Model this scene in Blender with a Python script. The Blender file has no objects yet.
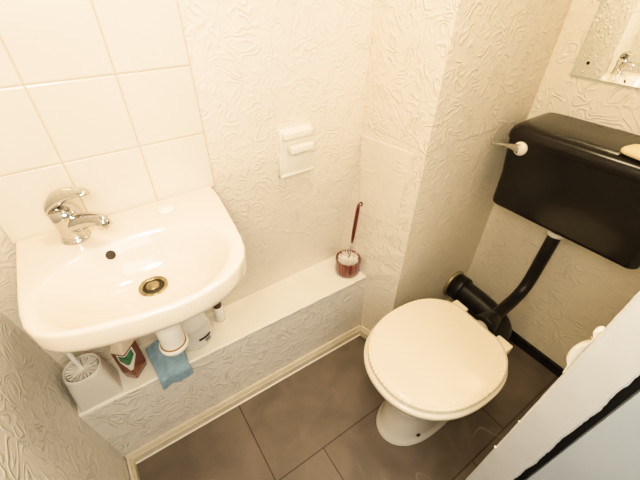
import bpy, bmesh, math, random
from mathutils import Vector, Matrix
random.seed(4)
PI = math.pi
COL = bpy.context.scene.collection

# ------------------------------------------------------------------ helpers
def obj(name, verts, faces, mat, parent=None, smooth=True, origin=None, sharp=None):
    """verts in world space; parent is an unrotated Empty (or a part that sits at its Empty)."""
    o0 = Vector((0, 0, 0))
    if parent is not None:
        o0 = Vector(parent['_base'])
    elif origin is not None:
        o0 = Vector(origin)
    me = bpy.data.meshes.new(name)
    me.from_pydata([tuple(Vector(v) - o0) for v in verts], [], [tuple(f) for f in faces])
    bm = bmesh.new(); bm.from_mesh(me)
    bmesh.ops.remove_doubles(bm, verts=bm.verts, dist=1e-6)
    bmesh.ops.recalc_face_normals(bm, faces=bm.faces)
    bm.to_mesh(me); bm.free()
    for p in me.polygons:
        p.use_smooth = smooth
    if smooth and sharp:
        me.set_sharp_from_angle(angle=math.radians(sharp))
    me.materials.append(mat)
    o = bpy.data.objects.new(name, me)
    COL.objects.link(o)
    if parent is not None:
        o.parent = parent
        o['_base'] = tuple(o0)
    else:
        o.location = o0
        o['_base'] = tuple(o0)
    return o

def thing(name, label, cat, base, group=None):
    o = bpy.data.objects.new(name, None)
    o.empty_display_size = .05
    COL.objects.link(o)
    o.location = base
    o['_base'] = tuple(base)
    o['label'] = label; o['category'] = cat
    if group: o['group'] = group
    return o

def tag(o, label, cat, group=None, kind=None):
    o['label'] = label; o['category'] = cat
    if group: o['group'] = group
    if kind: o['kind'] = kind
    return o

def struct(name, verts, faces, mat, smooth=False, parent=None):
    o = obj(name, verts, faces, mat, parent=parent, smooth=smooth)
    o['kind'] = 'structure'
    return o

def join(*parts):
    V = []; F = []
    for v, f in parts:
        n = len(V); V += [Vector(p) for p in v]; F += [tuple(i + n for i in q) for q in f]
    return V, F

def xf(vf, M):
    return [M @ Vector(v) for v in vf[0]], vf[1]

def loft(rings, cap0=True, cap1=True, closed=True):
    n = len(rings[0]); V = []; F = []
    for r in rings: V += [Vector(p) for p in r]
    for i in range(len(rings) - 1):
        for j in range(n if closed else n - 1):
            k = (j + 1) % n
            F.append((i*n + j, i*n + k, (i+1)*n + k, (i+1)*n + j))
    if cap0: F.append(tuple(range(n - 1, -1, -1)))
    if cap1: F.append(tuple((len(rings)-1)*n + j for j in range(n)))
    return V, F

def frame(d):
    d = Vector(d).normalized()
    a = Vector((0, 0, 1)) if abs(d.z) < .9 else Vector((1, 0, 0))
    u = d.cross(a).normalized(); w = d.cross(u).normalized()
    return u, w

def smooth_path(pts, n=8):
    P = [Vector(p) for p in pts]
    P = [P[0]*2 - P[1]] + P + [P[-1]*2 - P[-2]]
    out = []
    for i in range(1, len(P) - 2):
        for k in range(n):
            t = k / n
            a, b, c, d = P[i-1], P[i], P[i+1], P[i+2]
            out.append(.5*((2*b) + (c-a)*t + (2*a-5*b+4*c-d)*t*t + (3*b-a-3*c+d)*t**3))
    out.append(P[-2]); return out

def tube(pts, rad, seg=20, flat=None):
    """sweep; rad a number or list."""
    P = [Vector(p) for p in pts]; n = len(P)
    R = rad if isinstance(rad, (list, tuple)) else [rad]*n
    rings = []; u = None
    for i in range(n):
        d = (P[min(i+1, n-1)] - P[max(i-1, 0)]).normalized()
        if u is None: u, w = frame(d)
        else:
            u = (u - d*u.dot(d)).normalized(); w = d.cross(u).normalized()
        rings.append([P[i] + (u*math.cos(2*PI*k/seg) + w*math.sin(2*PI*k/seg))*R[i] for k in range(seg)])
    return loft(rings)

def lathe(profile, base=(0, 0, 0), axis=(0, 0, 1), seg=32):
    """profile: list of (r, h) along axis from base."""
    b = Vector(base); d = Vector(axis).normalized(); u, w = frame(d)
    rings = [[b + d*h + (u*math.cos(2*PI*k/seg) + w*math.sin(2*PI*k/seg))*max(r, 1e-4) for k in range(seg)] for r, h in profile]
    return loft(rings)

def box(a, b, bev=0, seg=2, M=None):
    bm = bmesh.new()
    bmesh.ops.create_cube(bm, size=1)
    a = Vector(a); b = Vector(b); c = (a+b)/2; s = b-a
    for v in bm.verts: v.co = Vector((v.co.x*s.x, v.co.y*s.y, v.co.z*s.z)) + c
    if bev: bmesh.ops.bevel(bm, geom=bm.edges[:], offset=bev, segments=seg, affect='EDGES', profile=.5)
    V = [v.co.copy() for v in bm.verts]; bm.verts.index_update()
    F = [tuple(v.index for v in f.verts) for f in bm.faces]
    bm.free()
    if M is not None: V = [M @ v for v in V]
    return V, F

def rrect(cx, cy, hx, hy, r, z, n=6):
    out = []
    for (sx, sy, a0) in ((1, 1, 0), (-1, 1, PI/2), (-1, -1, PI), (1, -1, 1.5*PI)):
        for k in range(n + 1):
            a = a0 + PI/2*k/n
            out.append(Vector((cx + sx*(hx-r) + r*math.cos(a), cy + sy*(hy-r) + r*math.sin(a), z)))
    return out

def bevel_mod(o, w, seg=2):
    m = o.modifiers.new('bevel', 'BEVEL'); m.width = w; m.segments = seg; m.limit_method = 'ANGLE'
    return o

def subsurf(o, n=2):
    m = o.modifiers.new('sub', 'SUBSURF'); m.levels = n; m.render_levels = n
    return o

# ------------------------------------------------------------------ materials
def mat(name, color, rough=.5, metal=0, coat=0, trans=0, ior=1.45, spec=.5, sss=0):
    m = bpy.data.materials.new(name); m.use_nodes = True
    b = m.node_tree.nodes['Principled BSDF']
    b.inputs['Base Color'].default_value = (*color, 1)
    b.inputs['Roughness'].default_value = rough
    b.inputs['Metallic'].default_value = metal
    b.inputs['Coat Weight'].default_value = coat
    b.inputs['Coat Roughness'].default_value = .08
    b.inputs['Transmission Weight'].default_value = trans
    b.inputs['IOR'].default_value = ior
    b.inputs['Specular IOR Level'].default_value = spec
    return m

class NT:
    def __init__(s, m):
        s.t = m.node_tree; s.b = s.t.nodes['Principled BSDF']
    def n(s, kind, **kw):
        x = s.t.nodes.new(kind)
        for k, v in kw.items():
            if k in x.inputs.keys(): x.inputs[k].default_value = v
            else: setattr(x, k, v)
        return x
    def l(s, a, b): s.t.links.new(a, b)
    def math(s, op, a, b=None, c=None, clamp=False):
        x = s.t.nodes.new('ShaderNodeMath'); x.operation = op; x.use_clamp = clamp
        for i, v in enumerate((a, b, c)):
            if v is None: continue
            if hasattr(v, 'links'): s.l(v, x.inputs[i])
            else: x.inputs[i].default_value = v
        return x.outputs[0]
    def ramp(s, fac, stops):
        r = s.t.nodes.new('ShaderNodeValToRGB')
        e = r.color_ramp.elements
        while len(e) < len(stops): e.new(.5)
        for i, (p, c) in enumerate(stops):
            e[i].position = p; e[i].color = (*c, 1) if len(c) == 3 else c
        s.l(fac, r.inputs[0]); return r.outputs[0]

def speckle(m, base, var=.06, scale=30, bump=0.0, dist=.001):
    """gentle colour mottling, optional fine bump."""
    k = NT(m); tc = k.n('ShaderNodeTexCoord')
    nz = k.n('ShaderNodeTexNoise', Scale=scale, Detail=4.0)
    k.l(tc.outputs['Object'], nz.inputs['Vector'])
    lo = tuple(max(0, c*(1-var)) for c in base); hi = tuple(min(1, c*(1+var)) for c in base)
    k.l(k.ramp(nz.outputs['Fac'], [(.3, lo), (.7, hi)]), k.b.inputs['Base Color'])
    if bump:
        bp = k.n('ShaderNodeBump', Strength=bump, Distance=dist)
        k.l(nz.outputs['Fac'], bp.inputs['Height']); k.l(bp.outputs[0], k.b.inputs['Normal'])
    return m

def plaster(name, color, depth=.004, scale=1.0, strength=1.0, rough=.42, seam=None, grime=None):
    """painted swirl-textured wall: short curving ridges left by a brush in thick plaster."""
    m = mat(name, color, rough); k = NT(m)
    tc = k.n('ShaderNodeTexCoord'); P = tc.outputs['Object']
    warp = k.n('ShaderNodeTexNoise', Scale=9.0*scale, Detail=1.0)
    k.l(P, warp.inputs['Vector'])
    va = k.n('ShaderNodeVectorMath', operation='SCALE'); va.inputs['Scale'].default_value = .11/scale
    k.l(warp.outputs['Color'], va.inputs[0])
    vb = k.n('ShaderNodeVectorMath', operation='ADD'); k.l(P, vb.inputs[0]); k.l(va.outputs[0], vb.inputs[1])
    n1 = k.n('ShaderNodeTexNoise', Scale=17.0*scale, Detail=0.8); k.l(vb.outputs[0], n1.inputs['Vector'])
    f = k.math('MULTIPLY', n1.outputs['Fac'], 7.0)
    f = k.math('SUBTRACT', f, k.math('FLOOR', f))
    tri = k.math('ABSOLUTE', k.math('SUBTRACT', f, .5))          # 0 at ridge line .. .5
    ridge = k.math('SUBTRACT', 1.0, k.math('MULTIPLY', tri, 3.6), clamp=True)
    ridge = k.math('POWER', ridge, .8)
    msk = k.n('ShaderNodeTexNoise', Scale=20.0*scale, Detail=3.0); k.l(P, msk.inputs['Vector'])
    mr = k.n('ShaderNodeMapRange'); mr.inputs[1].default_value = .36; mr.inputs[2].default_value = .58
    k.l(msk.outputs['Fac'], mr.inputs[0])
    fine = k.n('ShaderNodeTexNoise', Scale=90.0*scale, Detail=3.0); k.l(P, fine.inputs['Vector'])
    h = k.math('MULTIPLY', ridge, mr.outputs[0])
    h = k.math('ADD', h, k.math('MULTIPLY', fine.outputs['Fac'], .28))
    if seam is not None:                                          # horizontal wallpaper lap
        sx = k.n('ShaderNodeSeparateXYZ'); k.l(P, sx.inputs[0])
        st = k.math('MULTIPLY', k.math('SUBTRACT', sx.outputs['Z'], seam), 220.0, clamp=True)
        h = k.math('ADD', h, k.math('MULTIPLY', st, .5))
    bp = k.n('ShaderNodeBump', Strength=strength, Distance=depth)
    k.l(h, bp.inputs['Height']); k.l(bp.outputs[0], k.b.inputs['Normal'])
    mo = k.n('ShaderNodeTexNoise', Scale=2.2, Detail=3.0); k.l(P, mo.inputs['Vector'])
    lo = tuple(c*.93 for c in color)
    k.l(k.ramp(mo.outputs['Fac'], [(.3, lo), (.65, color)]), k.b.inputs['Base Color'])
    return m

CREAM = (.86, .78, .65)
M_wallA = plaster('plaster back', CREAM, depth=.0014, scale=1.25)
M_wallE = plaster('plaster left', (.80, .76, .68), depth=.0023, scale=1.15)
M_wallB = plaster('plaster corner', CREAM, depth=.0019, seam=.94, scale=1.25)
M_wallD = plaster('plaster right', (.86, .775, .63), depth=.0018, scale=1.15)
M_ledgefront = plaster('plaster ledge', (.80, .75, .67), depth=.0026, scale=1.2)
M_plain = speckle(mat('painted wall', (.84, .80, .73), .6), (.84, .80, .73), .03, 4)
M_gloss = speckle(mat('white gloss paint', (.86, .81, .70), .3), (.86, .81, .70), .04, 9, .15, .002)
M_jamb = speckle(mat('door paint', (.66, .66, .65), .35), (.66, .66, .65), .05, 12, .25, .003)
M_halltint = speckle(mat('hall light tint', (.46, .51, .55), .5), (.46, .51, .55), .06, 5, .1, .002)  # cool hall light on the casing, put into its colour as a bluish tint
M_dark = mat('dark gap', (.012, .011, .010), .8)
M_skirt = speckle(mat('skirting paint', (.76, .67, .51), .4), (.76, .67, .51), .10, 14, .2, .002)
M_blackpaint = speckle(mat('black bitumen paint', (.014, .011, .009), .45), (.014, .011, .009), .5, 40, .3, .002)
M_ceramic = mat('vitreous ceramic', (.86, .77, .63), .12, coat=.5)
M_pan = mat('toilet ceramic', (.86, .81, .71), .10, coat=.6)
M_seat = mat('seat plastic', (.90, .80, .62), .22, coat=.2)
M_seat2 = mat('seat ring plastic', (.80, .73, .60), .25, coat=.2)
M_chrome = mat('chrome', (.60, .58, .55), .06, 1)
M_wastemetal = speckle(mat('tarnished waste', (.30, .25, .16), .32, .7), (.30, .25, .16), .45, 120)
M_holeshade = mat('hole shade', (.05, .033, .018), .6)  # dark colour stands in for shade inside the holes and waste recess
M_blackplastic = speckle(mat('black plastic', (.012, .008, .006), .22), (.012, .008, .006), .25, 12, .04, .001)
M_blackpipe = speckle(mat('black pipe', (.014, .011, .010), .38), (.014, .011, .010), .5, 30, .2, .001)
M_whitepl = mat('white plastic', (.88, .85, .78), .35)
M_offpl = mat('holder plastic', (.74, .69, .61), .4)
M_bristle = mat('bristle', (.80, .74, .66), .8)
M_blue_cloth = speckle(mat('blue cloth', (.27, .39, .48), .95), (.27, .39, .48), .14, 60, .5, .002)
M_amber = mat('amber liquid', (.20, .040, .014), .12, coat=.5)
M_clear = mat('pale clear plastic', (.78, .66, .52), .15, coat=.3)
M_green = speckle(mat('green label', (.07, .20, .10), .4), (.07, .20, .10), .5, 60)
M_lab = mat('white label', (.80, .78, .72), .45)
M_ink = mat('label ink', (.05, .045, .045), .6)
M_brown = mat('brown cap', (.09, .045, .03), .35)
M_red = mat('burgundy plastic', (.10, .010, .014), .2, coat=.6)
M_wire = mat('twisted wire', (.55, .52, .48), .35, .8)
M_soap = speckle(mat('cream soap', (.86, .72, .42), .5), (.86, .72, .42), .06, 60)
M_mirror = mat("mirror", (.97, .98, .92), .015, 1)
M_glassedge = mat('glass edge', (.40, .48, .42), .2)
M_brass = mat('worn metal', (.42, .36, .24), .4, .7)

# red and clear striped tumbler
M_pot = mat('striped tumbler', (.3, .05, .05), .15, coat=.6); k = NT(M_pot)
tc = k.n('ShaderNodeTexCoord'); sp = k.n('ShaderNodeSeparateXYZ'); k.l(tc.outputs['Object'], sp.inputs[0])
ang = k.math('ARCTAN2', sp.outputs['Y'], sp.outputs['X'])
nz = k.n('ShaderNodeTexNoise', Scale=3.2, Detail=3.0); nz.noise_dimensions = '1D'
k.l(k.math('MULTIPLY', ang, 2.4), nz.inputs['W'])
k.l(k.ramp(nz.outputs['Fac'], [(.34, (.09, .010, .012)), (.48, (.20, .035, .03)), (.55, (.45, .24, .18)), (.64, (.11, .014, .016))]), k.b.inputs['Base Color'])

# ceramic wall tiles
M_tile = mat('ceramic wall tile', (.84, .77, .64), .18, coat=.2); k = NT(M_tile)
tc = k.n('ShaderNodeTexCoord'); sp = k.n('ShaderNodeSeparateXYZ'); k.l(tc.outputs['Object'], sp.inputs[0])
def dist_line(c, off):
    g = k.math('DIVIDE', k.math('SUBTRACT', c, off), .152)
    g = k.math('SUBTRACT', g, k.math('FLOOR', g))
    return k.math('SUBTRACT', .5, k.math('ABSOLUTE', k.math('SUBTRACT', g, .5)))
dd = k.math('MINIMUM', dist_line(sp.outputs['X'], .209), dist_line(sp.outputs['Z'], 1.025))
groove = k.math('MULTIPLY', k.math('SUBTRACT', dd, .003), 110.0, clamp=True)
nz = k.n('ShaderNodeTexNoise', Scale=3.0, Detail=2.0); k.l(tc.outputs['Object'], nz.inputs['Vector'])
base = k.ramp(nz.outputs['Fac'], [(.3, (.82, .74, .61)), (.7, (.85, .78, .66))])
mx = k.n('ShaderNodeMix', data_type='RGBA')
k.l(groove, mx.inputs['Factor']); mx.inputs['A'].default_value = (.70, .58, .40, 1); k.l(base, mx.inputs['B'])
k.l(mx.outputs['Result'], k.b.inputs['Base Color'])
bp = k.n('ShaderNodeBump', Strength=.7, Distance=.002)
k.l(k.math('MULTIPLY', dd, 40.0, clamp=True), bp.inputs['Height']); k.l(bp.outputs[0], k.b.inputs['Normal'])

# stone-look floor tiles
M_floor = mat('floor tile', (.2, .16, .13), .45); k = NT(M_floor)
tc = k.n('ShaderNodeTexCoord')
mp = k.n('ShaderNodeMapping'); mp.inputs['Location'].default_value = (-.583, .447, 0)
mp.inputs['Rotation'].default_value = (0, 0, math.radians(1.0))
k.l(tc.outputs['Object'], mp.inputs[0])
br = k.n('ShaderNodeTexBrick', offset=.317, squash=1.0)
br.inputs['Scale'].default_value = 1.0
br.inputs['Brick Width'].default_value = .60; br.inputs['Row Height'].default_value = .325
br.inputs['Mortar Size'].default_value = .0022; br.inputs['Mortar Smooth'].default_value = .1
br.inputs['Color1'].default_value = (.165, .131, .110, 1); br.inputs['Color2'].default_value = (.188, .151, .128, 1)
br.inputs['Mortar'].default_value = (.075, .052, .040, 1)
k.l(mp.outputs[0], br.inputs['Vector'])
n1 = k.n('ShaderNodeTexNoise', Scale=7.0, Detail=6.0); n1.inputs['Distortion'].default_value = .8
k.l(tc.outputs['Object'], n1.inputs['Vector'])
var = k.ramp(n1.outputs['Fac'], [(.3, (.80, .80, .80)), (.7, (1.18, 1.16, 1.13))])
mu = k.n('ShaderNodeMix', data_type='RGBA', blend_type='MULTIPLY'); mu.inputs['Factor'].default_value = 1
k.l(br.outputs['Color'], mu.inputs['A']); k.l(var, mu.inputs['B'])
n2 = k.n('ShaderNodeTexNoise', Scale=2.6, Detail=2.0); n2.inputs['Distortion'].default_value = .7
k.l(tc.outputs['Object'], n2.inputs['Vector'])
vein = k.math('ABSOLUTE', k.math('SUBTRACT', n2.outputs['Fac'], .5))
vein = k.math('SUBTRACT', 1.0, k.math('MULTIPLY', vein, 190.0), clamp=True)
n3 = k.n('ShaderNodeTexNoise', Scale=5.0, Detail=1.0); k.l(tc.outputs['Object'], n3.inputs['Vector'])
gate = k.math('MULTIPLY', k.math('SUBTRACT', n3.outputs['Fac'], .60), 6.0, clamp=True)
vf = k.math('MULTIPLY', k.math('MULTIPLY', vein, gate), .75)
mv = k.n('ShaderNodeMix', data_type='RGBA'); k.l(vf, mv.inputs['Factor'])
k.l(mu.outputs['Result'], mv.inputs['A']); mv.inputs['B'].default_value = (.36, .31, .27, 1)
k.l(mv.outputs['Result'], k.b.inputs['Base Color'])
bp = k.n('ShaderNodeBump', Strength=.35, Distance=.002)
k.l(k.math('ADD', k.math('MULTIPLY', n1.outputs['Fac'], .6), k.math('SUBTRACT', 1.0, br.outputs['Fac'])), bp.inputs['Height'])
k.l(bp.outputs[0], k.b.inputs['Normal'])

# ------------------------------------------------------------------ room shell (the room is not quite square)
XB, XD, YC, H = 1.043, 1.5675, -.279, 2.30
def ex(z): return -.06*min(z, 1.0)          # left wall leans out a touch
def ay(z): return .036*max(0, min(1, (.9 - z)/.5))   # back wall leans a touch below the tiles
def ledge_y(x): return -.105 - .034*x/XB
ZL = .36
YF = -.845                                   # inner face of the front wall
def quad(name, pts, m):
    return struct(name, pts, [tuple(range(len(pts)))], m)

struct('floor', [(-.3, -1.9, 0), (XD+.1, -1.9, 0), (XD+.1, .1, 0), (-.3, .1, 0), (-.3, -1.9, -.05), (XD+.1, -1.9, -.05), (XD+.1, .1, -.05), (-.3, .1, -.05)],
       [(0, 1, 2, 3), (7, 6, 5, 4), (0, 4, 5, 1), (1, 5, 6, 2), (2, 6, 7, 3), (3, 7, 4, 0)], M_floor)
struct(*('ceiling',), *box((-.3, -1.9, H), (XD+.1, .1, H+.05)), M_plain)
zs = [0, .4, .9, H]
def wall_strip(f0, f1, th):
    """thick wall between two vertical polylines f0(z), f1(z), th = outward offset"""
    V = []; F = []
    for z in zs:
        a = Vector(f0(z)); b = Vector(f1(z)); V += [a, b, b + Vector(th), a + Vector(th)]
    for i in range(len(zs)-1):
        for j in range(4):
            F.append((4*i+j, 4*i+(j+1) % 4, 4*i+4+(j+1) % 4, 4*i+4+j))
    F.append((0, 1, 2, 3)); F.append((4*len(zs)-4, 4*len(zs)-3, 4*len(zs)-2, 4*len(zs)-1))
    return V, F
struct('wall_back', *wall_strip(lambda z: (-.15, ay(z), z), lambda z: (XB+.1, ay(z), z), (0, .08, 0)), M_wallA)
struct('wall_left', *wall_strip(lambda z: (ex(z), YF-.1, z), lambda z: (ex(z), .1, z), (-.08, 0, 0)), M_wallE)
struct('wall_right', *box((XD, YF-.1, 0), (XD+.08, .1, H)), M_wallD)
def xb(y, z):
    k_ = 1 if z <= .36 else max(0, (.72 - z)/.36)
    return XB - .036*k_*min(1, (y - YC)/.15)
def corner():
    rings = []
    for z in (0, .36, .46, .56, .65, .72, H):
        rings.append([(xb(YC, z), YC, z), (XD+.01, YC, z), (XD+.01, .1, z), (xb(.1, z), .1, z), (xb(-.13, z), -.13, z)])
    return loft(rings)
struct('wall_corner', *corner(), M_wallB)
# front wall with the doorway the camera stands in; everything there leans by about a degree
def lean(y, z): return y - .0262*(z - .5)
JX = .80
def leanbox(x0, x1, y0, y1, z0, z1, lean_on=True):
    V, F = box((x0, y0, z0), (x1, y1, z1))
    if lean_on: V = [Vector((v.x, lean(v.y, v.z), v.z)) for v in V]
    return V, F
struct('wall_front', *join(leanbox(JX+.045, XD+.03, -.98, -.84, 0, H), leanbox(-.25, JX+.045, -.98, -.84, 2.02, H), leanbox(-.2, -.005, -.98, -.84, 0, 2.02)), M_plain)
d1 = thing('door_1', 'white painted door lining beside the toilet room doorway', 'door frame', (JX, -.86, 0))
del d1['label']; del d1['category']; d1['kind'] = 'structure'
jv = leanbox(JX, JX+.045, -.888, -.8255, 0, 2.02)
# chipped, uneven paint along the room-side arris
def jamb_mesh():
    nz_ = 300; V = []; F = []
    rnd = random.Random(9)
    for i in range(nz_+1):
        z = 2.02*i/nz_
        j1 = rnd.uniform(-.0006, .0006); j2 = rnd.uniform(-.0007, .0007) + .0012*math.sin(z*31) + .0008*math.sin(z*77+1)
        ring = [(JX+.045, -.8255+j1), (JX+.003, -.8255+j1), (JX, -.829+j1), (JX, -.8885+j2), (JX+.003, -.8915+j2), (JX+.045, -.8915)]
        V += [Vector((x, lean(y, z), z)) for x, y in ring]
    n = 6
    for i in range(nz_):
        for j in range(n):
            F.append((i*n+j, i*n+(j+1) % n, (i+1)*n+(j+1) % n, (i+1)*n+j))
    F.append(tuple(range(n))); F.append(tuple(nz_*n+j for j in range(n)))
    return V, F
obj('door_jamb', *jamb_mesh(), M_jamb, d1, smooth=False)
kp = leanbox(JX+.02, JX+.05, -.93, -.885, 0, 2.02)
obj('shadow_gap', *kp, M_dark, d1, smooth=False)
obj('architrave', *leanbox(JX-.002, JX+.05, -1.06, -.9045, 0, 2.10), M_halltint, d1, smooth=False)
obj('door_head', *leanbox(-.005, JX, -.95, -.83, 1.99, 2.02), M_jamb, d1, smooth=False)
# latch keep on the room-side edge of the jamb
def keep():
    yb = lean(-.826, .88)
    V = []; F = []
    # side profile (z, out) : flat foot, rounded box, flat tail with hook
    prof = [(.798, .002), (.806, .0042), (.822, .0050), (.827, .0075), (.832, .0135), (.840, .0172), (.852, .0186), (.864, .0180), (.874, .0140), (.882, .0085), (.890, .0046), (.902, .0044), (.907, .0060), (.911, .0098), (.915, .0112), (.919, .0100), (.922, .004)]
    rings = []
    for z, o in prof:
        y0 = lean(-.826, z)
        rings.append([(JX+.004, y0-.001, z), (JX+.001, y0+o*.70, z), (JX+.004, y0+o*.82, z), (JX+.016, y0+o*.82, z), (JX+.022, y0+o*.7, z), (JX+.022, y0-.001, z)])
    return loft(rings)
kp = obj('latch_keep', *keep(), M_gloss, d1, sharp=50); kp['label'] = 'cream painted latch keep'
subsurf(kp, 1)
obj('screw', *lathe([(0, 0), (.004, .0), (.004, .002), (.001, .0025)], (JX+.012, lean(-.826, .895)+.004, .895), (0, 1, 0), 12), M_brass, kp)

for pz, pr in ((.47, .0036), (.61, .0022)):
    obj('paint_drip', *lathe([(.0005, -1.0*pr), (.7*pr, -.7*pr), (pr, 0), (.7*pr, .7*pr), (.0005, pr)], (JX+.002, lean(-.8255, pz), pz), (0, .5, 1), 10), M_gloss, d1)
# low boxed-in ledge along the back wall
def ledge():
    x0 = -.03
    V = [(ex(ZL)-.01, ledge_y(0), ZL-.006), (XB+.005, ledge_y(XB), ZL-.006), (XB+.005, .06, ZL-.006), (ex(ZL)-.01, .06, ZL-.006),
         (-.01, ledge_y(0)-.008, 0), (XB+.01, ledge_y(XB)-.008, 0), (XB+.01, .06, 0), (-.01, .06, 0)]
    return V, [(0, 1, 5, 4), (1, 2, 6, 5), (2, 3, 7, 6), (3, 0, 4, 7), (0, 3, 2, 1), (4, 5, 6, 7)]
bevel_mod(struct('wall_ledge', *ledge(), M_ledgefront), .004)
def ledge_top():
    V = []; F = []; n = 40
    rnd = random.Random(5)
    for i in range(n+1):
        x = ex(ZL)-.005 + (XB+.008-ex(ZL))*i/n
        j = rnd.uniform(-.0012, .0012)
        y = ledge_y(x)-.003+j
        V += [(x, y+.004, ZL-.010), (x, y, ZL-.004), (x, y+.004, ZL), (x, .06, ZL), (x, .06, ZL-.010)]
    for i in range(n):
        for j in range(5):
            F.append((5*i+j, 5*i+(j+1) % 5, 5*i+5+(j+1) % 5, 5*i+5+j))
    F.append(tuple(range(5))); F.append(tuple(5*n+j for j in range(5)))
    return V, F
struct('trim_2', *ledge_top(), M_gloss)

# skirting
def skirt(name, p0, p1, nrm, h=.058, t=.014, m=None):
    p0 = Vector((*p0, 0)); p1 = Vector((*p1, 0)); nn = Vector((*nrm, 0)).normalized()
    prof = [(0, 0), (t, 0), (t, h*.62), (t*.75, h*.72), (t*.75, h*.82), (t*.45, h), (0, h)]
    rings = [[p + nn*a + Vector((0, 0, b)) for a, b in prof] for p in (p0, p1)]
    return struct(name, *loft(rings), m or M_skirt)
skirt('baseboard_back', (.0, ledge_y(0)-.008), (XB-.03, ledge_y(XB)-.008), (0, -1))
skirt('baseboard_corner', (XB-.036, ledge_y(XB)-.008), (XB, YC-.012), (-1, -.25))
skirt('baseboard_alcove', (XB-.014, YC), (XD, YC), (0, -1))
skirt('baseboard_left', (.0, ledge_y(0)-.008), (.0, -.80), (1, 0), h=.05)
# quadrant bead of sealant along the floor
struct('trim_3', *tube([(.012, ledge_y(0)-.024, .003), (XB-.012, ledge_y(XB)-.024, .003)], .004, 8), M_gloss)
V, F = box((XD-.014, -.86, 0), (XD+.002, YC, .10))
V = [Vector((v.x, v.y, v.z if v.z < .05 else (.060 if v.y > -.5 else .042))) for v in V]
V = [Vector((v.x, v.y, max(0, min(v.z, .115)))) for v in V]
struct('baseboard_right', V, F, M_blackpaint)

# tiled splashback: three columns of square tiles
struct('trim_1', *box((.057, -.006, .873), (.513, .004, 1.025+.152*5), .0015, 1), M_tile)
# hall beyond the doorway, behind the camera
struct('wall_hall', *box((-.3, -1.95, 0), (XD+.1, -1.9, H)), M_plain)

# ------------------------------------------------------------------ wash basin
BX, BZ = .283, .883
basin = thing('wash_basin', 'small cream ceramic wash basin mounted on the tiled wall', 'sink', (BX, 0, .70))
CEN = Vector((.274, -.235, 0))
OUT = [(.064, -.007), (.064, -.10), (.0645, -.20), (.0665, -.25), (.072, -.285), (.084, -.312), (.105, -.332), (.135, -.347), (.179, -.361), (.235, -.375),
       (.292, -.383), (.345, -.381), (.392, -.370), (.425, -.352), (.449, -.328), (.464, -.300), (.473, -.265), (.481, -.21), (.490, -.14), (.499, -.06), (.500, -.007)]
def ray_poly(poly, c, a):
    d = Vector((math.cos(a), math.sin(a), 0)); best = None
    for i in range(len(poly)):
        p = Vector((*poly[i], 0)) - c; q = Vector((*poly[(i+1) % len(poly)], 0)) - c
        e = q - p; den = d.x*e.y - d.y*e.x
        if abs(den) < 1e-12: continue
        t = (p.x*e.y - p.y*e.x)/den; s = (p.x*d.y - p.y*d.x)/den
        if t > 0 and -1e-6 <= s <= 1+1e-6 and (best is None or t < best): best = t
    return best
NA = 128
angs = [2*PI*i/NA for i in range(NA)]
# snap two samples on the back corners
for cx, cy in ((.064, -.007), (.500, -.007)):
    a = math.atan2(cy-CEN.y, cx-CEN.x) % (2*PI)
    j = min(range(NA), key=lambda i: abs(angs[i]-a)); angs[j] = a
RO = [ray_poly(OUT, CEN, a) for a in angs]
def bowl_r(a):
    # egg-shaped bowl, flatter at the back
    cx, cy, ax, ayf, ayb = -.006, -.008, .170, .127, .118
    best = 0
    d = Vector((math.cos(a), math.sin(a)))
    lo, hi = .02, .3
    for _ in range(40):
        r = (lo+hi)/2; x = d.x*r-cx; y = d.y*r-cy
        b = ayb if y > 0 else ayf
        v = (abs(x)/ax)**2.15 + (abs(y)/b)**2.15
        if v > 1: hi = r
        else: lo = r
    return lo
RB = [bowl_r(a) for a in angs]
def ring(fr, z, inset=0):
    out = []
    for a, r in zip(angs, fr):
        rr = max(r - inset, .002)
        p = CEN + Vector((math.cos(a), math.sin(a), 0))*rr
        out.append(Vector((p.x, min(p.y, -.004), z)))
    return out
def scl(f, s): return [r*s for r in f]
DR = Vector((.275, -.205, 0))
def toward(fr, z, s, c):
    out = []
    for a, r in zip(angs, fr):
        p = CEN + Vector((math.cos(a), math.sin(a), 0))*r
        p = c + (p - c)*s
        out.append(Vector((p.x, p.y, z)))
    return out
rings = []
# underside (follows outline, drawn in, back stays at wall)
def under(z, s):
    out = []
    c = Vector((.28, -.06, 0))
    for a, r in zip(angs, RO):
        p = CEN + Vector((math.cos(a), math.sin(a), 0))*r
        p = c + (p - c)*s
        out.append(Vector((p.x, min(-.004, p.y), z)))
    return out
rings.append(under(.735, .30)); rings.append(under(.738, .42)); rings.append(under(.752, .58))
rings.append(under(.782, .78)); rings.append(under(.808, .90)); rings.append(under(.822, .955)); rings.append(under(.830, .982)); rings.append(under(.838, .995))
rings.append(ring(RO, .846)); rings.append(ring(RO, .860)); rings.append(ring(RO, .8755)); rings.append(ring(RO, .8785, .0006)); rings.append(ring(RO, .8812, .0020)); rings.append(ring(RO, BZ-.0003, .0045)); rings.append(ring(RO, BZ, .0070)); rings.append(ring(RO, BZ+.0002, .0115))
DECK = [max(b, min(o-.016, b*1.08)) for o, b in zip(RO, RB)]
RBc = [min(b*1.02, o-.016) for o, b in zip(RO, RB)]
rings.append(ring([min(o-.0125, b*1.10) for o, b in zip(RO, RBc)], BZ-.0005))
rings.append(ring(scl(RBc, 1.03), BZ-.0015)); rings.append(ring(RBc, BZ-.005)); rings.append(ring(scl(RBc, .965), BZ-.013))
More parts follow.
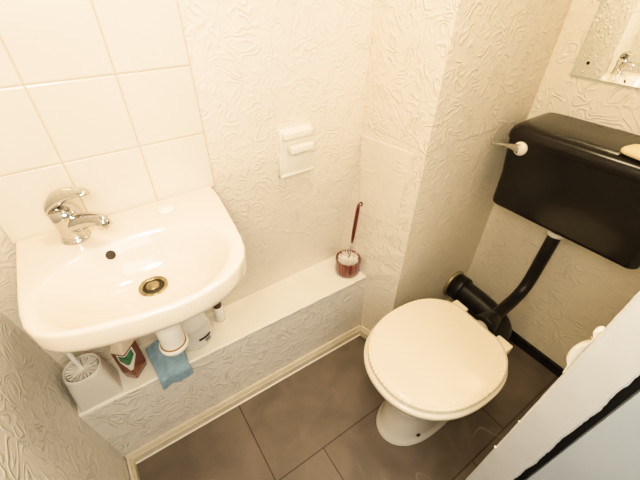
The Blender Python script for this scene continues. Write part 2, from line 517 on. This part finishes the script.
for s, z in ((.90, .858), (.83, .842), (.73, .823), (.60, .808), (.45, .798), (.30, .7925), (.20, .7905), (.155, .789)):
    w = 1 - (s - .155)/(.9-.155)
    c = CEN.lerp(DR, w)
    rings.append([Vector((p.x + (c-CEN).x*(1), p.y + (c-CEN).y, z)) for p in toward(RBc, z, s, CEN)])
bo = obj('basin_body', *loft(rings, True, True), M_ceramic, basin, sharp=55)
# waste: flange, grid and dark ring in the bowl
w = obj('waste', *lathe([(.012, -.004), (.030, -.002), (.0305, .0022), (.027, .0032), (.023, .0012), (.022, -.001), (.002, -.001)], (DR.x, DR.y, .7905)), M_wastemetal, basin)
w['label'] = 'tarnished metal plughole fitting'
obj('waste_recess', *lathe([(.0225, 0), (.0225, .0006), (.001, .0007)], (DR.x, DR.y, .7902)), M_holeshade, w)
obj('waste_plug', *lathe([(.014, 0), (.0145, .003), (.011, .0048), (.001, .0052)], (DR.x-.001, DR.y, .7908)), M_wastemetal, w)
# overflow on the back slope of the bowl
from mathutils.bvhtree import BVHTree
bv = BVHTree.FromPolygons([tuple(v.co) for v in bo.data.vertices], [tuple(p.vertices) for p in bo.data.polygons])
hit, onrm, _, _ = bv.ray_cast(Vector((.2225, -.22, .900)) - Vector((BX, 0, .70)), Vector((0, .86, -.42)).normalized())
ov = hit + Vector((BX, 0, .70))
if onrm.y > 0: onrm = -onrm
of_ = obj('overflow_hole', *lathe([(.001, .0012), (.0085, .0012), (.0098, .0006), (.0098, -.004)], ov, onrm, 24), M_holeshade, basin)
# blanking plug over the spare tap hole
obj('tap_hole_cover', *lathe([(.0205, 0), (.0205, .0025), (.018, .0042), (.001, .0048)], (.366, -.063, BZ)), M_whitepl, basin)

# mixer tap
TAPY = -.066
tap = thing('mixer_tap', 'chrome single lever mixer tap on the back of the wash basin', 'tap', (.175, TAPY, BZ))
tb = Vector((.175, TAPY, BZ))
sd = Vector((.66, -.75, 0)).normalized()
obj('base_ring', *lathe([(.028, 0), (.028, .004), (.0265, .006), (.0245, .007), (.0245, .010), (.026, .0115), (.024, .014)], tb), M_chrome, tap)
obj('tap_body', *lathe([(.0245, .012), (.0240, .03), (.0250, .045), (.0265, .055), (.0265, .064), (.025, .071), (.019, .078), (.002, .080)], tb), M_chrome, tap, sharp=60)
sp_pts = smooth_path([tb + Vector((0, 0, .036)) + sd*.008, tb + sd*.038 + Vector((0, 0, .050)), tb + sd*.066 + Vector((0, 0, .060)), tb + sd*.088 + Vector((0, 0, .062)), tb + sd*.096 + Vector((0, 0, .058))], 8)
n = len(sp_pts)
spo = obj('spout', *tube(sp_pts, [0.0195 - .0065*min(1, i/(n-10)) for i in range(n)], 24), M_chrome, tap)
tip = tb + sd*.090 + Vector((0, 0, .060))
obj('aerator', *lathe([(.0128, -.004), (.0140, 0), (.0140, .015), (.012, .017), (.0105, .0165), (.001, .015)], tip, (sd*.45 + Vector((0, 0, -1))), 24), M_chrome, spo)
# lever: domed cap that sweeps forward into a flat paddle
def lever():
    rings = []
    d = (sd*.9 + Vector((.25, .18, 0))).normalized()
    side = Vector((-d.y, d.x, 0))
    prof = [(-.036, .060, .004, .003), (-.0345, .066, .016, .010), (-.028, .079, .0245, .0155), (-.014, .091, .0275, .0175), (.002, .099, .0265, .0160), (.016, .1040, .0240, .0125),
            (.030, .1070, .0210, .0090), (.044, .1080, .0180, .0066), (.056, .1075, .0150, .0054), (.064, .106, .0095, .004), (.067, .105, .002, .001)]
    for (t, z, w_, h_) in prof:
        c = tb + d*(t*.92+.007) + Vector((0, 0, z+.003))
        rings.append([c + side*(w_*.88*math.cos(2*PI*i/20)) + Vector((0, 0, h_*math.sin(2*PI*i/20))) for i in range(20)])
    return loft(rings)
obj('lever', *lever(), M_chrome, tap)

# bottle trap under the basin
trap = thing('bottle_trap', 'white plastic bottle trap with brown stained seam under the basin', 'trap', (DR.x, DR.y, .585))
tc0 = Vector((.268, -.222, 0))
obj('cup', *lathe([(.010, .592), (.027, .593), (.0335, .597), (.035, .602), (.035, .607), (.033, .610), (.0285, .611), (.0280, .640), (.0285, .665), (.025, .672), (.022, .676), (.022, .74)], tc0, seg=36), M_whitepl, trap, sharp=40)
sr = obj('seam_ring', *lathe([(.0280, .6100), (.0312, .6106), (.0298, .6130), (.0282, .6138)], tc0, seg=36), mat('brown stain', (.36, .20, .09), .7), trap)
sr['label'] = 'brown stained seam'
obj('nut', *lathe([(.020, .69), (.030, .692), (.031, .705), (.030, .72), (.020, .722)], tc0, seg=12), M_whitepl, trap, smooth=False)
obj('outlet_pipe', *tube(smooth_path([tc0 + Vector((.0, .03, .655)), tc0 + Vector((0, .10, .655)), tc0 + Vector((0, .24, .652))], 5), .019, 18), M_whitepl, trap)

# ------------------------------------------------------------------ things on the ledge
# left: plastic brush holder with its brush
HB = Vector((.033, -.056, ZL))
hold = thing('brush_holder', 'off-white tapered plastic brush holder at the left end of the ledge', 'brush holder', HB)
def holder():
    rings = []
    for t, sq in ((0, 0), (.02, .02), (.25, .18), (.5, .38), (.75, .62), (.92, .82), (1, .9)):
        z = ZL + .118*t
        hx = .0555 + (.0455-.0555)*t; hy = .045 + (.0445-.045)*t
        r = .008 + (.042-.008)*sq
        cx = HB.x + .007 - .005*t; cy = HB.y + .004*t
        rings.append(rrect(cx, cy, hx, hy, min(r, hy-.001), z, 8))
    t = 1
    rings.append(rrect(HB.x+.002, HB.y+.004, .0440, .0430, .041, ZL+.120, 8))
    rings.append(rrect(HB.x+.002, HB.y+.004, .0420, .0410, .039, ZL+.118, 8))
    rings.append(rrect(HB.x+.002, HB.y+.004, .040, .039, .036, ZL+.06, 8))
    return loft(rings)
obj('holder_body', *holder(), M_offpl, hold, sharp=50)
lb = thing('toilet_brush', 'white toilet brush standing in the off-white plastic holder under the basin', 'brush', HB + Vector((.002, .004, .062)))
def bristle_head(c, r, z0, z1, n=34, layers=4, seed=1):
    rnd = random.Random(seed); parts = []
    for L in range(layers):
        z = z0 + (z1-z0)*L/(max(1, layers-1))
        for i in range(n):
            a = 2*PI*(i + rnd.uniform(-.15, .15))/n
            rr = r*rnd.uniform(.90, 1.0)
            d = Vector((math.cos(a), math.sin(a), 0))
            s = Vector((-d.y, d.x, 0))*.0013
            p0 = c + Vector((0, 0, z)) + d*.004; p1 = c + Vector((0, 0, z + rnd.uniform(.0, .006))) + d*rr
            up = Vector((0, 0, .0016))
            parts.append(([p0-s, p0+s, p0+up, p1-s*1.6, p1+s*1.6, p1+up], [(0, 1, 2), (3, 5, 4), (0, 3, 4, 1), (1, 4, 5, 2), (2, 5, 3, 0)]))
    return join(*parts)
lc = Vector((HB.x+.002, HB.y+.004, 0))
obj('bristles', *bristle_head(lc, .0395, ZL+.085, ZL+.114, 22, 5, 3), M_bristle, lb, smooth=False)
obj('core', *lathe([(.008, ZL+.064), (.024, ZL+.066), (.024, ZL+.100), (.008, ZL+.106)], lc), M_offpl, lb)
obj('handle', *tube(smooth_path([lc + Vector((0, 0, ZL+.10)), lc + Vector((-.004, .004, ZL+.17)), lc + Vector((-.008, .010, ZL+.26)), lc + Vector((-.010, .014, ZL+.34))], 6), .006, 14), M_whitepl, lb)

# amber bottle
AB = Vector((.1435, -.050, ZL))
amb = thing('cleaner_bottle', 'square bottle of amber liquid with green and white label under the basin', 'bottle', AB)
AR = math.radians(45)
RZ = Matrix.Translation(AB) @ Matrix.Rotation(AR, 4, 'Z')
def rr_loft(levels, M, n=5):
    return loft([[M @ p for p in rrect(0, 0, hx, hy, r, z, n)] for hx, hy, r, z in levels])
HX, HY = .029, .0225
obj('bottle_body', *rr_loft([(HX-.006, HY-.005, .006, 0), (HX-.0015, HY-.0015, .006, .004), (HX, HY, .006, .03), (HX, HY, .006, .128)], RZ), M_amber, amb, sharp=50)
obj('bottle_neck', *rr_loft([(HX, HY, .006, .1282), (HX, HY, .006, .135), (.022, .018, .010, .155), (.012, .012, .0115, .17), (.011, .011, .0105, .182)], RZ), M_clear, amb, sharp=50)
# shield-shaped label wrapped around the corner that faces the room (local -x,-y corner after the turn)
def shield(z0, z1, z2, f, off):
    hx, hy, rr = HX+off, HY+off, .006
    pts = [(-hx, -hy+rr + (2*hy-2*rr)*f)]
    for i in range(6, -1, -1):
        a = PI + PI/2*(1 - i/6)
        pts.append((-hx+rr + rr*math.cos(a), -hy+rr + rr*math.sin(a)))
    pts.append((-hx+rr + (2*hx-2*rr)*f, -hy))
    n = len(pts); V = []; F = []
    for i, (x, y) in enumerate(pts):
        lo = z1 if i in (0, n-1) else z0
        V += [RZ @ Vector((x, y, lo)), RZ @ Vector((x, y, z2))]
    for i in range(n-1): F.append((2*i, 2*i+2, 2*i+3, 2*i+1))
    return V, F
lbl = obj('label_panel', *shield(.052, .086, .124, .62, .0004), M_lab, amb)
obj('label_print', *shield(.080, .094, .120, .50, .0009), M_green, lbl)
obj('cap', *lathe([(.0135, .180), (.0135, .205), (.011, .208), (.001, .208)], AB, seg=20), M_green, amb)

# blue cloth over the ledge edge
def cloth():
    U, W = 26, 34; V = []; F = []
    for j in range(W+1):
        t = j/W
        for i in range(U+1):
            s = i/U
            x = .188 + .100*s + .007*math.sin(t*5+1)*(s-.5)
            # path: from the back of the ledge, up over the edge, down the front
            L = -.03 + .178*t
            ye = ledge_y(x) - .0045
            flat = .094
            if L < flat - .012:
                y = ye + flat - L; z = ZL + .004
            elif L < flat + .012:
                a = (L - flat + .012)/.024*PI/2
                y = ye + .012 - .012*math.sin(a) ; z = ZL + .004 - .012*(1-math.cos(a))
            else:
                y = ye - .004; z = ZL - .008 - (L - flat - .012)
            rip = .004*math.sin(s*8 + 2*t) + .0015*math.sin(s*17+1.5+t*4)
            amt = .35 if L < flat else .9
            hang = max(0, L - flat)
            y -= (rip*amt + .004*amt + .05*hang*hang*4) if L > flat-.01 else 0
            z += abs(rip)*.9 + .018*math.exp(-((s-.45)/.3)**2)*math.exp(-((t-.05)/.35)**2) if L <= flat else 0
            if L > flat: z -= .012*(.35-s)*(L-flat)/.08 - .0015*math.sin(s*9)
            V.append(Vector((x, y, z)))
    for j in range(W):
        for i in range(U):
            a = j*(U+1)+i
            F.append((a, a+1, a+U+2, a+U+1))
    return V, F
cl = obj('cloth', *cloth(), M_blue_cloth, None, origin=(.225, -.08, ZL))
tag(cl, 'blue cloth draped over the front edge of the ledge', 'cloth')
sm = cl.modifiers.new('thick', 'SOLIDIFY'); sm.thickness = .003; sm.offset = 1
subsurf(cl, 1)

# white bottle with dark print
WB = Vector((.338, -.062, ZL))
wb = thing('detergent_bottle', 'wide white plastic bottle with barcode label on the ledge', 'bottle', WB)
RW = Matrix.Translation(WB) @ Matrix.Rotation(math.radians(2), 4, 'Z')
def oval(levels, M, n=40):
    return loft([[M @ Vector((hx*math.cos(2*PI*i/n), hy*math.sin(2*PI*i/n), z)) for i in range(n)] for hx, hy, z in levels])
obj('bottle_body', *oval([(.034, .018, 0), (.043, .026, .003), (.0485, .0315, .016), (.0505, .033, .045), (.050, .0325, .09), (.044, .029, .125), (.032, .022, .155), (.018, .015, .172), (.014, .014, .185)], RW), M_whitepl, wb, sharp=60)
obj('cap', *lathe([(.017, .183), (.017, .213), (.014, .217), (.001, .217)], WB, seg=24), M_lab, wb)
def patch(a0, a1, z0, z1, hx, hy, M, n=12, off=.0006):
    V = []; F = []
    for i in range(n+1):
        a = a0 + (a1-a0)*i/n
        for z in (z0, z1):
            V.append(M @ Vector(((hx+off)*math.cos(a), (hy+off)*math.sin(a), z)))
    for i in range(n): F.append((2*i, 2*i+2, 2*i+3, 2*i+1))
    return V, F
lp = obj('label_panel', *patch(-2.35, -.55, .026, .100, .0505, .033, RW, 16, .0003), M_lab, wb)
obj('text_band', *patch(-1.62, -.72, .046, .056, .0505, .033, RW, 8, .0012), M_ink, lp)
bars = []
a = -1.25
rnd = random.Random(3)
while a < -.78:
    wdt = rnd.choice((.014, .022, .03)); bars.append(patch(a, a+wdt, .026, .043, .0500, .0326, RW, 1, .0012)); a += wdt + rnd.choice((.016, .024))
obj('barcode', *join(*bars), M_ink, lp)

# small brown-capped bottle behind it
SB = Vector((.436, -.008, ZL))
sb = thing('toiletry_bottle', 'small white bottle with dark brown cap behind the wide white bottle', 'bottle', SB)
obj('bottle_body', *lathe([(.014, 0), (.0175, .003), (.018, .02), (.018, .058), (.015, .068), (.010, .072)], SB, seg=28), M_whitepl, sb)
obj('label_panel', *lathe([(.0182, .020), (.0183, .021), (.0183, .036), (.0182, .037)], SB, seg=28), M_lab, sb)
obj('cap', *lathe([(.0145, .068), (.0150, .070), (.0150, .090), (.0125, .093), (.001, .093)], SB, seg=24), M_brown, sb)

# red tumbler with brush
PB = Vector((.966, -.070, ZL))
pot = thing('tumbler', 'small burgundy and clear striped round pot at the right end of the ledge', 'pot', PB)
obj('pot_body', *lathe([(.036, 0), (.046, .002), (.049, .006), (.0505, .03), (.0510, .064), (.0510, .072), (.0495, .074), (.0470, .072), (.045, .03), (.002, .026)], PB, seg=40), M_pot, pot, sharp=60)
sk = obj('sticker', *[x for x in patch(-1.25, -.45, .012, .032, .0500, .0500, Matrix.Translation(PB), 10, .0005)], mat('blue grey sticker', (.16, .17, .26), .4), pot)
rb = thing('cleaning_brush', 'white bristled brush with a thin burgundy handle standing in the striped pot', 'brush', PB + Vector((0, 0, .028)))
obj('bristles', *bristle_head(PB, .0435, .044, .072, 24, 5, 8), M_bristle, rb, smooth=False)
obj('bristle_core', *lathe([(.010, .0275), (.027, .030), (.027, .052), (.010, .062)], PB), M_bristle, rb)
htop = Vector((1.003, -.0625, .668))
hb = PB + Vector((.004, 0, .06))
pts = [hb.lerp(htop, t) for t in (0, .2, .36)]
obj('stem', *tube(pts, .0028, 10), M_wire, rb)
hp = [hb.lerp(htop, .33 + .67*i/12) for i in range(13)]
hd = obj('handle', *tube(hp, [.004, .0055, .0068, .0072, .0074, .0075, .0075, .0075, .0075, .0075, .0072, .0066, .005], 14), M_red, rb)
hk = []
for i in range(13):
    a = PI*1.35*i/12
    hk.append(htop + Vector((.0085 - .0085*math.cos(a), 0, .0085*math.sin(a) - .002)))
obj('hook', *tube(hk, .0030, 10), M_red, hd)

# ------------------------------------------------------------------ wall fittings
# toilet roll holder on the back wall
rh = thing('toilet_roll_holder', 'white painted paper roll holder fixed to the textured back wall', 'toilet roll holder', (.775, 0, .91))
obj('back_plate', *join(box((.722, -.010, .845), (.832, .004, .985), .004)), M_gloss, rh, sharp=40)
obj('upper_rail', *box((.727, -.026, .958), (.828, -.006, .982), .005, 3), M_gloss, rh, sharp=40)
obj('roller', *join(box((.744, -.036, .917), (.824, -.006, .940), .004, 3)), M_gloss, rh, sharp=40)
obj('lower_tray', *join(box((.716, -.014, .838), (.838, .002, .846), .002), box((.716, -.012, .838), (.722, .002, .915), .002)), M_gloss, rh, sharp=40)
# painted access panel on the side of the boxed-in corner
M_panel = plaster('painted panel', CREAM, depth=.0008)
V = [Vector((xb(y, z)-.0025, y, z)) for y, z in ((-.003, .904), (-.228, .922), (-.214, .646), (-.040, .615))]
V2 = [v + Vector((.005, 0, 0)) for v in V]
ap = obj('access_panel', V + V2, [(0, 1, 2, 3), (4, 5, 6, 7), (0, 1, 5, 4), (1, 2, 6, 5), (2, 3, 7, 6), (3, 0, 4, 7)], M_panel, None, smooth=False, origin=(XB, -.12, .77))
tag(ap, 'flat white painted access panel on the wall beside the ledge', 'panel')
bevel_mod(ap, .001)

# mirror
mi = thing('mirror', 'frameless wall mirror above the black cistern', 'mirror', (XD, -.55, 1.10))
obj('mirror_glass', *box((XD-.006, -.80, 1.099), (XD-.001, -.3575, 1.72), .001, 1), M_mirror, mi, smooth=False)
M_back = M_glassedge
obj('glass_edge', *join(box((XD-.0055, -.801, 1.0975), (XD, -.3563, 1.0995)), box((XD-.0055, -.3576, 1.0975), (XD, -.3563, 1.721)), box((XD-.0055, -.801, 1.7195), (XD, -.3563, 1.7215))), M_back, mi, smooth=False)
obj('screw_hole', *lathe([(.001, .0012), (.0045, .001), (.0048, 0)], (XD-.006, -.391, 1.137), (-1, 0, 0), 16), M_dark, mi)

# ------------------------------------------------------------------ toilet
TY = -.545
toi = thing('toilet', 'cream toilet with closed rope edged lid standing on the grey brown floor', 'toilet', (.95, TY, 0))
def egg(cx, cy, fx, bx, hy, z, n=72, pw=2.15, bpw=2.6):
    """fx = reach to the front (-x), bx = reach to the back (+x)"""
    out = []
    for i in range(n):
        a = 2*PI*i/n; c = math.cos(a); s = math.sin(a)
        p = pw if c < 0 else bpw
        x = (abs(c)**(2/p))*(-fx if c < 0 else bx); y = hy*(abs(s)**(2/p))*(1 if s > 0 else -1)
        out.append(Vector((cx + x, cy + y, z)))
    return out
TA = math.radians(4)
RT = Matrix.Translation((.943, TY-.002, 0)) @ Matrix.Rotation(-TA, 4, 'Z') @ Matrix.Translation((-.95, -TY, 0))
def tl(rings): return [[RT @ p for p in r] for r in rings]
# pan: foot, waist, bowl, rim
FY = TY-.008
pan = [egg(.945, FY, .163, .195, .098, 0), egg(.945, FY, .165, .197, .099, .006), egg(.945, FY, .159, .195, .093, .014), egg(.945, FY, .150, .195, .087, .05), egg(.945, FY, .138, .205, .090, .11),
       egg(.945, FY+.004, .139, .21, .097, .17), egg(.945, FY+.008, .152, .22, .116, .225), egg(.945, TY, .178, .232, .146, .28), egg(.945, TY, .203, .24, .168, .325), egg(.945, TY, .212, .243, .175, .352), egg(.945, TY, .212, .243, .175, .366), egg(.945, TY, .204, .237, .168, .372),
       egg(.945, TY, .150, .17, .120, .372)]
obj('pan', *loft(tl(pan)), M_pan, toi, sharp=70)
hole = RT @ Vector((.880, TY-.0835, .052))
obj('fixing_hole', *lathe([(.001, .010), (.007, .0095), (.0078, 0)], hole, (-.45, -.88, .10), 16), M_holeshade, toi)
seat = [egg(.95, TY, .205, .195, .170, .373), egg(.95, TY, .222, .205, .185, .374), egg(.95, TY, .236, .208, .194, .380), egg(.95, TY, .237, .208, .195, .390), egg(.95, TY, .233, .206, .192, .3965), egg(.95, TY, .215, .20, .178, .3985), egg(.95, TY, .14, .14, .11, .3985)]
obj('seat', *loft(tl(seat)), M_seat2, toi, sharp=70)
def eggl(*q):
    # rear of the lid is cut straight across in front of the hinges
    return [Vector((min(p.x, q[0] + q[3] - .010), p.y, p.z)) for p in egg(*q)]
lidr = [eggl(.952, TY, 0.213, .200, 0.173, .3990), eggl(.952, TY, 0.224, .204, 0.183, .4000), eggl(.952, TY, 0.227, .206, 0.186, .4045), eggl(.952, TY, 0.227, .206, 0.186, .410), eggl(.952, TY, 0.222, .204, 0.182, .4150), eggl(.952, TY, 0.211, .196, 0.172, .4170), eggl(.952, TY, 0.198, .185, 0.160, .4168), eggl(.952, TY, 0.108, .10, 0.083, .4180), eggl(.952, TY, .01, .01, .008, .4182)]
lid = obj('lid', *loft(tl(lidr)), M_seat, toi, sharp=70)
# twisted rope moulding around the front of the lid
def rope():
    path = eggl(.952, TY, .2205, .1905, .180, .4120, 560)
    n = len(path); seg = 14; rings = []
    for i in range(n):
        p = path[i]; q = path[(i+1) % n]; o = path[i-1]
        d = (q-o).normalized(); nrm = Vector((d.y, -d.x, 0)); up = Vector((0, 0, 1))
        r = []
        for j in range(seg):
            a = 2*PI*j/seg
            tw = a*2 + 2*PI*i*92/n
            rad = .0062*(1 + .20*math.cos(tw))
            r.append(RT @ (p + nrm*rad*math.cos(a) + up*rad*math.sin(a)*.95))
        rings.append(r)
    rings.append(rings[0])
    return loft(rings, False, False)
obj('rope_edge', *rope(), M_seat, lid)
# hinges at the back
for hy_ in (-.108, .070):
    M_ = RT @ Matrix.Translation((1.147, TY + hy_ + .012, .39))
    h1 = obj('hinge', *box((-.026, -.027, -.016), (.020, .027, .022), .005, 2, M_), M_seat, toi, sharp=40)
    h1['label'] = 'cream hinge block'
# flush inlet spigot and outlet of the pan
obj('outlet_horn', *tube(smooth_path([RT @ Vector((1.10, TY, .20)), RT @ Vector((1.16, TY, .20)), Vector((1.205, -.568, .194))], 6), .052, 28), M_pan, toi)
obj('inlet_horn', *tube([RT @ Vector((1.10, TY, .345)), Vector((1.185, -.562, .352))], .029, 24), M_pan, toi)

# cistern
CY = -.556
cis = thing('cistern', 'black plastic low level toilet cistern on the right wall', 'cistern', (XD, CY, .71))
def xrect(x0, x1, hy, r, z, cy=CY, n=6):
    # rounded front corners, square at the wall
    out = []
    for (sy, a0) in ((1, PI/2), (-1, PI)):
        for k_ in range(n+1):
            a = a0 + PI/2*k_/n
            out.append(Vector((x0 + r + r*math.cos(a), cy + sy*(hy-r) + r*math.sin(a), z)))
    out.append(Vector((x1, cy-hy, z))); out.append(Vector((x1, cy+hy, z)))
    return out
X1 = XD-.002
TC, LC = -.571, -.561
tank = [xrect(1.395, X1, .190, .018, .6985, TC), xrect(1.380, X1, .207, .020, .6995, TC), xrect(1.371, X1, .2165, .021, .703, TC), xrect(1.366, X1, .2215, .022, .709, TC), xrect(1.364, X1, .2235, .023, .717, TC), xrect(1.362, X1, .227, .024, .82, TC-.002), xrect(1.360, X1, .2315, .026, .935, LC)]
obj('tank', *loft(tank), M_blackplastic, cis, sharp=60)
lidc = [xrect(1.365, X1, 0.2295, .029, .9355, LC), xrect(1.357, X1, 0.2365, .031, .9365, LC), xrect(1.356, X1, 0.2375, .032, .945, LC), xrect(1.357, X1, 0.2365, .033, .957, LC), xrect(1.361, X1, 0.2335, .034, .967, LC), xrect(1.369, X1, 0.2270, .034, .975, LC), xrect(1.381, X1, 0.2170, .034, .980, LC), xrect(1.400, X1, 0.2000, .034, .9825, LC), xrect(1.46, X1, 0.1550, .03, .984, LC)]
obj('cistern_lid', *loft(lidc), M_blackplastic, cis, sharp=60)
# white flush lever on the front
LVX = 1.3605
lv = obj('flush_lever', *join(lathe([(.0185, 0), (.0215, .003), (.0215, .008), (.018, .0125), (.010, .015), (.001, .0155)], (LVX, -.386, .918), (-1, 0, 0), 32)), mat('lever plastic', (.78, .73, .66), .2, coat=.4), cis)
lp_ = smooth_path([(LVX-.008, -.386, .918), (LVX-.009, -.366, .918), (LVX-.011, -.343, .9155), (LVX-.013, -.318, .911), (LVX-.014, -.297, .9075)], 6)
n = len(lp_)
obj('lever_arm', *tube(lp_, [.0165 - .0105*min(1, (i/(n-1))*2.2) if i/(n-1) < .455 else .0060 - .0026*(i/(n-1)) for i in range(n)], 16), M_chrome, lv)
obj('outlet_nut', *lathe([(.022, 0), (.030, .002), (.031, .018), (.024, .022)], (1.472, CY, .678), (0, 0, 1), 10), M_blackplastic, cis, smooth=False)

# flush pipe from cistern to pan
fp = thing('flush_pipe', 'black bent flush pipe running down from cistern to toilet', 'pipe', (1.472, CY, .70))
path = smooth_path([(1.472, CY, .677), (1.471, CY, .60), (1.469, CY, .50), (1.464, CY, .435), (1.445, -.557, .392), (1.405, -.558, .368), (1.34, -.559, .357), (1.27, -.560, .354), (1.218, -.561, .352)], 8)
obj('pipe', *tube(path, .0215, 24), M_blackpipe, fp)
obj('collar', *lathe([(.0225, 0), (.029, .001), (.029, .016), (.0225, .017)], (1.472, CY, .640), (0, 0, 1), 24), M_whitepl, fp)
rc = obj('rubber_cone', *lathe([(.040, 0), (.042, .004), (.040, .02), (.032, .05), (.026, .07), (.022, .074)], (1.194, -.5615, .352), (1, 0, .02), 28), M_blackpipe, fp)

# soil pipe along the right wall into the corner
so = thing('soil_pipe', 'thick black soil pipe running into the wall behind the toilet', 'pipe', (1.455, YC, .16))
path = smooth_path([(1.452, YC+.005, .186), (1.452, -.34, .184), (1.450, -.43, .178), (1.442, -.50, .172), (1.416, -.545, .170), (1.375, -.562, .174), (1.33, -.567, .182), (1.275, -.568, .190)], 7)
obj('pipe', *tube(path, .052, 32), M_blackpipe, so)
obj('wall_collar', *lathe([(.053, 0), (.068, .001), (.069, .010), (.064, .014), (.056, .016), (.053, .013)], (1.452, YC, .186), (0, -1, 0), 36), M_brass, so)
obj('pipe_socket', *lathe([(.053, 0), (.061, .001), (.062, .040), (.058, .046), (.053, .047)], (1.452, -.300, .185), (0, -1, 0), 36), M_blackpipe, so)
obj('pan_connector', *lathe([(.054, 0), (.064, .002), (.066, .03), (.060, .06), (.053, .066)], (1.228, -.568, .192), (1, -.0, -.04), 32), M_blackpipe, so)

# cream block lying on the cistern lid
sp_ = Vector((1.40, -.668, .981))
MS = Matrix.Translation(sp_) @ Matrix.Rotation(math.radians(-12), 4, 'Z')
def soap():
    rings = []
    for t, s in ((0, .55), (.05, .82), (.2, 1), (.5, 1.02), (.8, .95), (.95, .75), (1, .5)):
        r = []
        for p in rrect(0, 0, .028*s + .006, .045*s + .006, .014, .0, 6):
            z = .001 + .026*t*(1 + .22*math.sin(p.y*90+.8)*t)
            r.append(MS @ Vector((p.x, p.y, z)))
        rings.append(r)
    return loft(rings)
sb_ = obj('soap', *soap(), M_soap, None, origin=tuple(sp_))
tag(sb_, 'pale yellow block lying on top of the black cistern', 'soap')

# ------------------------------------------------------------------ light
def lamp(name, kind, loc, energy, color, **kw):
    d = bpy.data.lights.new(name, kind); d.energy = energy; d.color = color
    for a, b in kw.items(): setattr(d, a, b)
    o = bpy.data.objects.new(name, d); COL.objects.link(o); o.location = loc
    return o
lamp('ceiling_bulb', 'AREA', (.74, -.42, 2.24), 10.2, (1, .82, .53), shape='DISK', size=.32)
a = lamp('hall_light', 'AREA', (.35, -1.6, 1.7), 8, (1, .98, .93), shape='RECTANGLE', size=.75, size_y=1.0)
a.rotation_euler = (math.radians(68), 0, 0)
b = lamp('camera_fill', 'AREA', (.16, -.86, 1.50), 6.8, (1, .87, .67), shape='DISK', size=.34)  # unseen fill added beside the camera to brighten the lower right wall
b.rotation_euler = Vector((.80, .55, -.62)).to_track_quat('-Z', 'Y').to_euler()
W = bpy.data.worlds.new('world'); bpy.context.scene.world = W; W.use_nodes = True
W.node_tree.nodes['Background'].inputs[0].default_value = (.75, .85, 1, 1)
W.node_tree.nodes['Background'].inputs[1].default_value = 0.16

# ------------------------------------------------------------------ camera
right = Vector((.8187705, -.5740221, .0106524)); up = Vector((.3504412, .5143850, .7826870)); fwd = Vector((.4547590, .6371081, -.6223243))
cd = bpy.data.cameras.new('camera'); cam = bpy.data.objects.new('camera', cd); COL.objects.link(cam)
cam.matrix_world = Matrix(((right.x, up.x, -fwd.x, .26742), (right.y, up.y, -fwd.y, -.85070), (right.z, up.z, -fwd.z, 1.34965), (0, 0, 0, 1)))
cd.sensor_width = 36; cd.lens = 342.611/640*36; cd.clip_start = .02
sc = bpy.context.scene; sc.camera = cam
sc.view_settings.view_transform = 'Standard'; sc.view_settings.look = 'None'
sc.view_settings.exposure = 0; sc.view_settings.gamma = 1.0
sc.view_settings.use_curve_mapping = True
cm = sc.view_settings.curve_mapping
cm.white_level = (2, 2, 2); cm.tone = 'FILMLIKE'
cv = cm.curves[3]
tone = [(0, 0), (.02, .012), (.08, .075), (.2, .245), (.3, .375), (.45, .53), (.7, .72), (1, .87), (1.5, .965), (2, .995)]
cv.points[0].location = (0, 0); cv.points[-1].location = (1, tone[-1][1])
for a_, b_ in tone[1:-1]: cv.points.new(a_/2, b_)
cm.update()
for o in bpy.data.objects:
    if '_base' in o: del o['_base']
